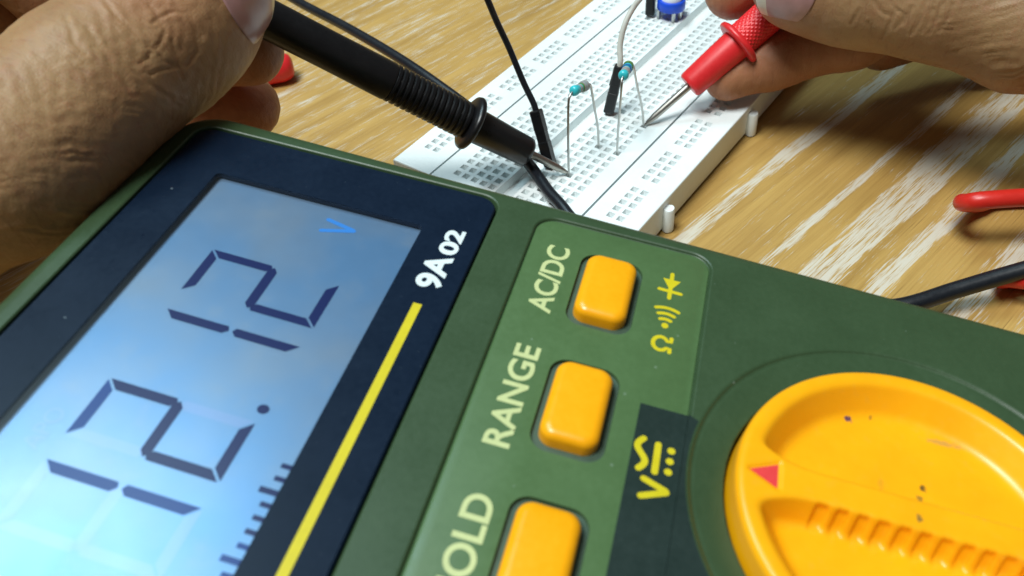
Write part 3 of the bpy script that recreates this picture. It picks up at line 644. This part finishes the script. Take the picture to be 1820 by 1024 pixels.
# ------------------------------------------------------------------ loose cables
V, F = tube(catmull([(-40, -40, -6.6), (-18, -50, -6.7), (4.8, -62, -6.3), (12.2, -71.3, -4.6), (19.8, -78.2, -3.0), (28.5, -87.4, 0.0), (35.7, -97.0, 4.0), (46, -125, 4), (52, -170, -4), (40, -230, -6.7)], 10), 1.75, 18)
tag(mesh_obj('cable', V, F, M['cable'], origin=(12.2, -71.3, TABLE)), 'thick black cable leaving from under the right edge of the multimeter', 'cable')
V, F = tube(catmull([(40, -190, -6.4), (50, -130, 1), (52.8, -95, 4.3), (45.9, -83.2, 4.2), (40.6, -75.4, 3.8), (40.3, -72.6, 2.2), (42.5, -71.6, 0.2), (46.4, -72.2, -2.6), (51.5, -74.2, -5.4), (57, -78, -6.4), (66, -94, -6.4), (70, -120, -6.4), (58, -142, -6.4), (42, -130, -5.5), (33, -104, -1.5), (29.3, -91, -2.2), (28.3, -86.6, -2.6), (28.6, -84.8, -3.8), (30.2, -84.8, -5.4), (32.8, -87.2, -6.5), (38, -101.0, -6.5), (40, -150, -6.4)], 10), 1.9, 18)
tag(mesh_obj('cable', V, F, M['redcable'], origin=(45, -80, TABLE)), 'looped red cable on the table beside the thick black cable', 'cable')
ax = np.array([-0.74, 0.67, -0.02]); p0 = np.array([12.6, 105.4, -4.2])
pl = thing('banana_plug', 'red banana plug lying on the table behind the left hand', 'plug', (10.8, 107.2, TABLE)); kw = dict(origin=(10.8, 107.2, TABLE))
V, F = lathe([(-1.2, 0.4), (-1.1, 2.0), (-0.6, 3.1), (0.5, 3.8), (2, 4.2), (14, 4.25), (15, 3.7), (18, 3.7), (19, 4.2), (34, 3.7), (36, 2.4)], p0, ax, 32); mesh_obj('shroud', V, F, M['red'], pl, angle=45, **kw)
V, F = tube(catmull([p0+ax*35, p0+ax*50, p0+ax*80+np.array([0, 10, -2]), p0+ax*120+np.array([0, 40, -2.2])], 8), 1.5, 12); mesh_obj('lead_cable', V, F, M['redcable'], pl, **kw)

# ------------------------------------------------------------------ resistors
def resistor(label, leads, ba, bb_, bands):
    o = (leads[0][0][0], leads[0][0][1], 0.0); t = thing('resistor', label, 'resistor', o); kw = dict(origin=o)
    ba, bb_ = np.array(ba, float), np.array(bb_, float); L = np.linalg.norm(bb_-ba); ax = (bb_-ba)/L; rb = 1.18; rm = 0.92
    prof = [(0, 0.35), (0.12, 0.8), (0.45, 1.12), (0.9, rb), (1.45, 1.12), (1.9, rm), (L-1.9, rm), (L-1.45, 1.12), (L-0.9, rb), (L-0.45, 1.12), (L-0.12, 0.8), (L, 0.35)]
    V, F = lathe(prof, ba, ax, 28); mesh_obj('body', V, F, M['cyan'], t, **kw)
    for s0, s1, r, mt in bands:
        V, F = lathe([(s0-0.01, r-0.1), (s0, r), (s1, r), (s1+0.01, r-0.1)], ba, ax, 28); mesh_obj('colour_band', V, F, M[mt], t, angle=30, **kw)
    for ld_ in leads:
        V, F = tube(catmull(ld_, 8), 0.27, 10); mesh_obj('lead_wire', V, F, M['tin'], t, **kw)
resistor('blue resistor on tall bent legs, touched by the black probe', [[(7.7, 5.15, -2), (7.9, 5.3, 4), (9.0, 5.9, 12), (10.4, 6.6, 17.2), (11.4, 6.75, 18.7), (12.6, 6.8, 19.05)], [(20.3, 5.1, -2), (20.2, 5.2, 5), (19.6, 5.9, 12), (19.2, 6.4, 16.6), (18.8, 6.6, 17.5), (17.5, 6.7, 17.9)]], (12.3, 6.8, 19.15), (17.9, 6.7, 17.85), [(2.2, 2.9, 1.0, 'band'), (3.2, 3.7, 1.0, 'bandgold'), (3.75, 4.3, 1.16, 'band'), (4.4, 5.2, 1.24, 'band')])
resistor('blue resistor on tall bent legs, touched by the red probe', [[(20.3, -0.05, -2), (20.4, -0.1, 5), (20.7, -0.35, 13), (21.1, -0.4, 17.8), (21.7, -0.1, 19.1), (22.6, 0.1, 19.55)], [(33.0, 0.0, -2), (32.5, 0.5, 5), (31.2, 1.4, 12), (30.4, 1.9, 16.6), (29.8, 2.2, 17.9), (28.8, 2.3, 18.4)]], (22.3, 0.05, 19.6), (28.9, 2.3, 18.4), [(1.9, 2.6, 1.0, 'band'), (2.7, 3.6, 1.02, 'band'), (4.2, 4.9, 1.16, 'bandblue'), (5.5, 6.4, 1.26, 'bandgold')])

# ------------------------------------------------------------------ jumper wires
def dupont(label, base, top, wire, wmat, wr):
    base = np.array(base, float); top = np.array(top, float); ax = top-base; L = np.linalg.norm(ax); ax /= L
    t = thing('jumper_wire', label, 'jumper wire', base); kw = dict(origin=base)
    u = np.array([0.9, 0.3, 0.0]); u -= ax*(u@ax); u /= np.linalg.norm(u); w = np.cross(ax, u)
    def loop(s, a): return [base+ax*s+(u*x+w*y)*a for x, y in ((-1, -0.75), (-0.75, -1), (0.75, -1), (1, -0.75), (1, 0.75), (0.75, 1), (-0.75, 1), (-1, 0.75))]
    V, F = loft([loop(0.3, 1.18), loop(0.5, 1.27), loop(L*0.45, 1.27), loop(L*0.455, 1.20), loop(L*0.62, 1.20), loop(L*0.625, 1.27), loop(L-0.25, 1.27), loop(L, 1.12)]); hs = mesh_obj('connector_housing', V, F, M['black'], t, smooth=False, **kw)
    c0, c1 = base+ax*L*0.58+w*1.2, base+ax*L*0.85+w*1.2
    V = [c0-u*0.45, c0+u*0.45, c1+u*0.45, c1-u*0.45, c0-u*0.45+w*0.28, c0+u*0.45+w*0.28, c1+u*0.45+w*0.1, c1-u*0.45+w*0.1]; mesh_obj('latch', V, [(4, 5, 6, 7), (0, 1, 5, 4), (2, 3, 7, 6), (1, 2, 6, 5), (3, 0, 4, 7)], M['black'], hs, smooth=False, **kw)
    V, F = tube([base-ax*3, base+ax*0.8], 0.32, 8); mesh_obj('pin', V, F, M['tin'], t, **kw)
    V, F = tube(catmull([top-ax*1.0]+wire, 10), wr, 12); mesh_obj('wire', V, F, wmat, t, **kw)
dupont('black jumper wire plugged in behind the tip of the black probe', (7.62, 10.16, 0.4), (10.6, 15.85, 12.3), [(11.0, 16.6, 13.6), (11.7, 19.7, 18.0), (12.5, 23.6, 25.0), (11.7, 25.7, 31.0), (10.7, 27.2, 37.0), (10.5, 31.5, 47.0), (16, 40, 60), (40, 60, 66), (80, 90, 50)], M['cable'], 0.72)
dupont('grey jumper wire with black connector, plugged in beside the red probe', (33.02, 10.16, 0.4), (35.0, 8.35, 13.0), [(35.6, 8.6, 14.2), (37.2, 9.7, 17), (39.6, 10.0, 21), (42.6, 9.6, 24), (45.4, 8.2, 26.8), (54, 7, 30), (75, 14, 34), (110, 30, 24)], M['graywire'], 0.68)
dupont('black jumper connector standing beside the blue trimmer', (80.0, 25.4, 0.4), (82.5, 26.6, 14.3), [(83, 27, 16), (86, 30, 22), (96, 40, 28), (120, 60, 24)], M['cable'], 0.72)

# ------------------------------------------------------------------ trimmer potentiometer
tp = thing('trimmer_potentiometer', 'blue trimmer with a white dial on the far part of the breadboard', 'potentiometer', (82.5, 20.3, 0)); kw = dict(origin=(82.5, 20.3, 0))
V, F = lathe([(2.6, 3.4), (2.6, 3.7), (3.0, 3.95), (5.0, 3.95), (5.4, 3.7), (5.4, 2.9)], (82.5, 20.3, 0), (0.05, 0.0, 1), 40, up=(1, 0, 0)); mesh_obj('case', V, F, M['blue'], tp, angle=40, **kw)
V, F = lathe([(5.2, 2.9), (6.6, 2.85), (6.9, 2.6), (6.95, 1.2), (6.6, 1.1), (6.6, 0.2)], (82.5, 20.3, 0), (0.05, 0.0, 1), 36, up=(1, 0, 0)); mesh_obj('dial', V, F, M['white'], tp, angle=40, **kw)
for dx, dy in ((-2.4, -2.3), (-2.4, 2.3), (2.6, 0.0), (0.2, -2.9)):
    V, F = box(82.5+dx-0.55, 82.5+dx+0.55, 20.3+dy-0.3, 20.3+dy+0.3, -1.5, 2.9); mesh_obj('pin', V, F, M['tin'], tp, smooth=False, **kw)

# ------------------------------------------------------------------ hands
CAM = np.array([-124.5974, -86.1554, 126.2533])
def frame_at(a, b, ref):
    """axis a->b, lateral, and the direction from the axis towards ref"""
    e1 = np.array(b, float)-a; e1 /= np.linalg.norm(e1); e3 = np.array(ref, float)-a; e3 -= e1*(e3@e1); e3 /= np.linalg.norm(e3); return e1, np.cross(e3, e1), e3
def crease_field(S, W, lines):
    d = np.zeros(len(S)); g_ = np.zeros(len(S))
    for pts, dep, wid in lines:
        best = np.full(len(S), 9e9)
        for (a, b), (c, e) in zip(pts[:-1], pts[1:]):
            dx, dy = c-a, e-b; L2 = dx*dx+dy*dy+1e-9; tt = np.clip(((S-a)*dx+(W-b)*dy)/L2, 0, 1); best = np.minimum(best, (S-a-tt*dx)**2+(W-b-tt*dy)**2)
        d = np.minimum(d, -dep*np.exp(-best/(wid*wid))); g_ = np.maximum(g_, 0.42*dep*np.exp(-best/(3.0*wid)**2))
    return d+g_
def build_hand(name, label, skin, sdf, lo, hi, origin, h, disp, nails):
    V, F = surface_nets(sdf, lo, hi, h)
    lab = np.arange(len(V)); E = np.concatenate([F[:, [0, 1]], F[:, [1, 2]], F[:, [2, 3]]])
    for _ in range(60):
        m = np.minimum(lab[E[:, 0]], lab[E[:, 1]]); l0 = lab.copy(); np.minimum.at(lab, lab[E[:, 0]], m); np.minimum.at(lab, lab[E[:, 1]], m); lab = lab[lab]; lab = lab[lab]
        if (lab == l0).all(): break
    keep = lab == np.bincount(lab).argmax(); new = np.cumsum(keep)-1; F = new[F[keep[F[:, 0]]]]; V = V[keep]
    n = len(V); E = np.concatenate([F[:, [0, 1]], F[:, [1, 2]], F[:, [2, 3]], F[:, [3, 0]]]); deg = np.bincount(E[:, 0], minlength=n)+np.bincount(E[:, 1], minlength=n)
    for it in range(6):                                   # a few relaxation steps take the voxel steps out
        A = np.stack([np.bincount(E[:, 0], V[E[:, 1], k], n)+np.bincount(E[:, 1], V[E[:, 0], k], n) for k in range(3)], 1)/deg[:, None]; V = V*0.5+A*0.5
    m2 = bpy.data.meshes.new(name); m2.vertices.add(n); m2.vertices.foreach_set('co', V.astype(np.float32).ravel()); nf = len(F); m2.loops.add(nf*4); m2.loops.foreach_set('vertex_index', F.astype(np.int32).ravel())
    m2.polygons.add(nf); m2.polygons.foreach_set('loop_start', np.arange(0, nf*4, 4, dtype=np.int32)); m2.update(calc_edges=True); m2.validate()
    co = V.copy(); no = np.empty(n*3, np.float32); m2.vertex_normals.foreach_get('vector', no); no = no.reshape(-1, 3).astype(float)
    co += no*disp(co, no)[:, None]; co = (co-np.array(origin))*MM; m2.vertices.foreach_set('co', co.ravel().astype(np.float32)); m2.update()
    m2.polygons.foreach_set('use_smooth', [True]*len(m2.polygons)); m2.materials.clear(); m2.materials.append(skin); m2.name = name
    o = bpy.data.objects.new(name, m2); COL.objects.link(o); o.location = wpt(origin); tag(o, label, 'hand')
    for (c, e1, e2, e3, hl, hw) in nails:
        na, nb = 15, 17; G = []
        for i in range(na):
            for j in range(nb):
                a = -1+2*i/(na-1); b = -1+2*j/(nb-1); ra = 1-(abs(b)**2.6)*0.30 if a > 0 else 1-(abs(b)**2.2)*0.42
                G.append(np.array(c)+e1*(a*hl*ra)+e2*b*hw+e3*9.0)
        G = np.array(G)
        for _ in range(50):
            d = sdf(G[:, 0], G[:, 1], G[:, 2]); G = G-e3*np.clip(d, -1, 2)[:, None]*0.8
        B = np.array([[-1+2*(k % nb)/(nb-1), -1+2*(k//nb)/(na-1)] for k in range(na*nb)])
        G = G+e3*(0.32-0.42*np.abs(B[:, 0:1])**4+0.12*sstep(B[:, 1:2], 0.3, 1.0)-0.35*sstep(-B[:, 1:2], 0.6, 1.0))
        F = [(i*nb+j, i*nb+j+1, (i+1)*nb+j+1, (i+1)*nb+j) for i in range(na-1) for j in range(nb-1)]
        nl = mesh_obj('nail', G, F, [M['nail'], M['nailtip']], o, origin=origin)
        for k, p in enumerate(nl.data.polygons):
            if k//(nb-1) >= na-4: p.material_index = 1
        sd = nl.modifiers.new('t', 'SOLIDIFY'); sd.thickness = 0.35*MM; sd.offset = -1
        sb = nl.modifiers.new('s', 'SUBSURF'); sb.levels = sb.render_levels = 1
    return o

# left hand
Lh = dict(tt=(-42.5, 45.3, 57.1), tp=(-50.3, 44.2, 56.2), ip=(-56.9, 43.0, 56.0), px=(-70.9, 41.0, 55.4), mc=(-86.2, 40.6, 52.0), cm=(-104.0, 59.0, 43.0))
def left_sdf(X, Y, Z):
    thumb = chain(X, Y, Z, [(Lh['tt'], 10.4), (Lh['tp'], 11.3), (Lh['ip'], 11.5), (Lh['px'], 11.9), (Lh['mc'], 13.2), (Lh['cm'], 15.5), ((-160, 108, 62), 24)], 6)
    idx = chain(X, Y, Z, [((-29.5, 58.4, 35.9), 7.0), ((-36.0, 70.0, 35.6), 7.8), ((-45.8, 87.5, 43.6), 9.0), ((-58, 101, 88), 12), ((-88, 110, 98), 14)], 3)
    mid = chain(X, Y, Z, [((-28.9, 68.3, 18.4), 7.8), ((-38.2, 83.4, 18.6), 8.0), ((-49.0, 101.3, 25.0), 9.2), ((-64, 116, 74), 11.5), ((-92, 124, 88), 13)], 3)
    rng = chain(X, Y, Z, [((-50, 78, 14), 6.8), ((-58, 93, 13), 7.6), ((-62, 116, 22), 8.8), ((-76, 132, 62), 11), ((-104, 136, 76), 13)], 3)
    pk = chain(X, Y, Z, [((-64, 92, 7), 5.8), ((-72, 107, 7), 6.6), ((-76, 128, 16), 7.6), ((-92, 146, 50), 10), ((-114, 146, 64), 12)], 3)
    palm = chain(X, Y, Z, [((-78, 108, 96), 14), ((-120, 110, 88), 22), ((-175, 124, 78), 25), ((-235, 150, 72), 26)], 8)
    palm = smin(palm, chain(X, Y, Z, [((-84, 124, 84), 13), ((-130, 124, 76), 20), ((-175, 127, 74), 24)], 8), 10)
    palm = smin(palm, chain(X, Y, Z, [((-100, 142, 66), 12), ((-135, 137, 66), 18), ((-175, 131, 70), 23)], 8), 10)
    d = smin(palm, thumb, 9)
    for f in (idx, mid, rng, pk): d = smin(d, f, 1.6)
    return d
l1, l2, l3 = frame_at(np.array(Lh['ip']), Lh['tt'], CAM); M['skin'] = m_skin('skin_left', (l1, l2, l3), [(np.array(q)-np.array((-50, 70, 45)), r_, a_) for q, r_, a_ in (((-28.6, 67.8, 18.0), 26, 0.55), ((-29.5, 58.4, 35.9), 20, 0.4), (Lh['tt'], 17, 0.35), ((-56, 40, 66), 13, 0.25), ((-45.8, 87.5, 43.6), 26, 0.4))])
LCR = [(q, 0.15+0.42*a, 0.74*b) for q, a, b in [([(-7.6, 8.3), (-8.4, 6.1), (-8.4, 3.9), (-8.6, 2.1), (-8.6, -0.1), (-8.0, -1.1)], 0.38, 0.42), ([(-8.0, -1.1), (-6.6, -0.7), (-4.6, 0.7)], 0.42, 0.36), ([(-5.4, 2.1), (-4.0, 2.5), (-2.2, 1.7), (-0.6, 0.3)], 0.36, 0.36), ([(-12.0, -0.9), (-10.4, -1.1), (-9.0, -0.9)], 0.34, 0.34), ([(-8.0, -1.1), (-7.8, -2.9), (-6.8, -4.3), (-6.8, -6.7)], 0.4, 0.38), ([(-11.6, -3.1), (-10.2, -3.3), (-7.6, -4.3), (-6.6, -4.5)], 0.4, 0.36), ([(-5.0, -1.1), (-6.0, -3.9), (-6.6, -5.7)], 0.34, 0.36), ([(-0.4, -1.9), (-2.0, -4.5), (-5.2, -5.5)], 0.26, 0.4), ([(-13.2, 3.7), (-13.2, 0.3), (-13.0, -2.5), (-12.2, -5.3), (-10.6, -8.1)], 0.36, 0.5), ([(-13.2, 9.9), (-16.6, 6.5), (-16.6, 4.5)], 0.28, 0.5), ([(-3.4, 6.1), (-3.8, 3.3), (-4.6, 0.7)], 0.32, 0.38), ([(-10.6, 4.3), (-10.8, 1.1), (-10.8, -1.3)], 0.2, 0.4), ([(-13.4, 6.5), (-15.2, 2.1), (-15.4, -2.5)], 0.22, 0.5), ([(-1.2, 1.9), (-0.4, -0.9), (-0.4, -3.7)], 0.2, 0.45), ([(-18.8, 5.1), (-19.4, 1.9), (-18.6, -1.5)], 0.2, 0.5)]]
def left_disp(co, no):
    q = co-np.array(Lh['ip']); S = q@l1; W = q@l2; T = q@l3; front = sstep(no@l3, -0.05, 0.35)*sstep(T, 2, 6)*sstep(-np.abs(S+8), -46, -34)
    wob = vnoise(co, 0.35)
    d = crease_field(S+1.1*(vnoise(co, 0.3)-0.5), W+1.1*(vnoise(co+40, 0.3)-0.5), LCR)*front
    W = -W
    ph = (-0.68*S+0.74*W)/1.25*2*math.pi+5.5*vnoise(co, 0.28)+3.0*vnoise(co, 0.7); m = sstep(W-0.25*S, 2.5, 9)*sstep(-S, 4, 12)*front
    d += 0.10*np.sin(ph+2.0*np.sin(ph*0.37))*m*np.clip(2.2*wob-0.6, 0, 1.4)
    ph2 = (0.78*S+0.62*W)/1.9*2*math.pi+7*vnoise(co, 0.22); d += 0.035*np.sin(ph2)*front*sstep(-S, -10, 2)*(1-m*0.7)
    d += 0.16*(vnoise(co, 0.9)-0.5)+0.55*(vnoise(co, 0.16)-0.5)
    return d
ncen = np.array(Lh['tt'])-l1*0.5
nL = l3*math.cos(math.radians(-18))+l2*math.sin(math.radians(-18)); nL /= np.linalg.norm(nL); n2 = np.cross(nL, l1)
build_hand('hand', 'left hand gripping the black probe, thumb towards the camera', M['skin'], left_sdf, (-266, 18, -6), (-14, 182, 116), (-50, 70, 45), 0.40, left_disp, [(ncen, l1, n2, nL, 7.4, 7.6)])

# right hand
Rh = dict(tt=(56.3, -23.8, 32.8), ip=(60.3, -39.7, 32.7), px=(61.2, -53.3, 33.1), mc=(64.0, -69.5, 32.0), cm=(80.0, -94.0, 30.0))
def right_sdf(X, Y, Z):
    thumb = chain(X, Y, Z, [(Rh['tt'], 10.2), ((58.9, -31.7, 32.5), 11.0), (Rh['ip'], 11.3), (Rh['px'], 11.6), (Rh['mc'], 13.6), (Rh['cm'], 18), ((128, -132, 40), 24)], 6)
    idx = chain(X, Y, Z, [((64.2, -5.4, 22.0), 6.5), ((71.5, -14.0, 31), 7.6), ((96, -27, 48), 9.3), ((130, -62, 56), 12), ((148, -92, 50), 14)], 3)
    mid = chain(X, Y, Z, [((51.9, -11.8, 6.8), 5.5), ((59.8, -20.0, 10), 6.7), ((70.5, -33.8, 15.5), 8), ((96, -52, 25), 9.4), ((128, -74, 36), 12), ((146, -96, 38), 14)], 3)
    rng = chain(X, Y, Z, [((84, -38, 7), 6.4), ((97, -48, 10), 7.6), ((118, -64, 16), 9), ((136, -86, 26), 12), ((146, -104, 32), 13)], 3)
    pk = chain(X, Y, Z, [((100, -56, 3), 5.8), ((112, -68, 5), 6.8), ((128, -84, 10), 8), ((140, -100, 18), 11), ((148, -112, 25), 12)], 3)
    palm = chain(X, Y, Z, [((136, -76, 52), 13), ((146, -110, 44), 20), ((160, -150, 40), 24), ((178, -200, 38), 25)], 8)
    palm = smin(palm, chain(X, Y, Z, [((142, -96, 22), 13), ((154, -125, 26), 18), ((162, -152, 30), 24)], 8), 10)
    d = smin(palm, thumb, 9)
    for f in (idx, mid, rng, pk): d = smin(d, f, 1.6)
    return d
r1, r2, r3 = frame_at(np.array(Rh['ip']), Rh['tt'], CAM); M['skin2'] = m_skin('skin_right', (r1, r2, r3), [(np.array(q)-np.array((80, -40, 20)), r_, a_) for q, r_, a_ in (((51.9, -11.8, 6.8), 30, 0.40), ((64.2, -5.4, 22.0), 16, 0.22), (Rh['tt'], 16, 0.3), ((58, -40, 44), 12, 0.25), ((75, -34, 15), 26, 0.25))], (0.275, 0.153, 0.070), (0.38, 0.232, 0.112), (0.35, 0.135, 0.073))
RCR = [(q, 0.18+0.55*a, 0.78*b) for q, a, b in [([(0.2, 2.6), (-1.0, 3.8), (-2.6, 4.8), (-4.0, 5.2)], 0.36, 0.4), ([(-4.2, 3.2), (-4.0, 5.6), (-3.6, 7.6), (-3.2, 9.2)], 0.4, 0.38), ([(-6.0, 4.2), (-5.6, 5.8), (-5.0, 7.0)], 0.34, 0.36), ([(-7.0, 2.8), (-6.6, 4.6), (-6.0, 6.0)], 0.3, 0.36), ([(2.4, 4.4), (2.8, 5.8), (3.0, 7.0)], 0.24, 0.4), ([(-9.6, 1.0), (-9.2, 3.2), (-9.0, 5.2), (-8.0, 7.8)], 0.34, 0.42), ([(-11.2, 2.8), (-10.8, 4.8), (-10.0, 6.8)], 0.28, 0.38), ([(-3.0, 1.8), (-4.0, 3.2), (-6.0, 4.2)], 0.34, 0.38), ([(-12.2, 1.4), (-12.0, 4.2), (-11.2, 7.0)], 0.26, 0.42), ([(0.4, 6.2), (-1.2, 8.0), (-1.2, 9.4)], 0.2, 0.4), ([(-14.0, 1.2), (-14.0, 3.6), (-13.2, 6.0)], 0.24, 0.4)]]
def right_disp(co, no):
    q = co-np.array(Rh['ip']); S = q@r1; W = q@r2; T = q@r3; front = sstep(no@r3, -0.15, 0.3)*sstep(T, 0, 5)*sstep(-np.abs(S+18), -52, -40)
    d = crease_field(S+1.1*(vnoise(co, 0.3)-0.5), W+1.1*(vnoise(co+40, 0.3)-0.5), RCR)*front
    ph = (-0.40*S+0.92*W)/1.45*2*math.pi+6*vnoise(co, 0.25)+3*vnoise(co, 0.7); m = sstep(-S, 5, 14)*front
    d += 0.11*np.sin(ph+2.0*np.sin(ph*0.37))*m*np.clip(2.2*vnoise(co, 0.35)-0.6, 0, 1.4)
    d += 0.14*(vnoise(co, 0.9)-0.5)+0.5*(vnoise(co, 0.16)-0.5)
    return d
nR = r3*math.cos(math.radians(8))+r2*math.sin(math.radians(8)); nR /= np.linalg.norm(nR); n2 = np.cross(nR, r1)
build_hand('hand', 'right hand pinching the red probe above the far end of the breadboard', M['skin2'], right_sdf, (42, -230, -6), (208, 14, 76), (80, -40, 20), 0.45, right_disp, [(np.array(Rh['tt'])+r1*1.5, r1, n2, nR, 6.6, 7.2)])
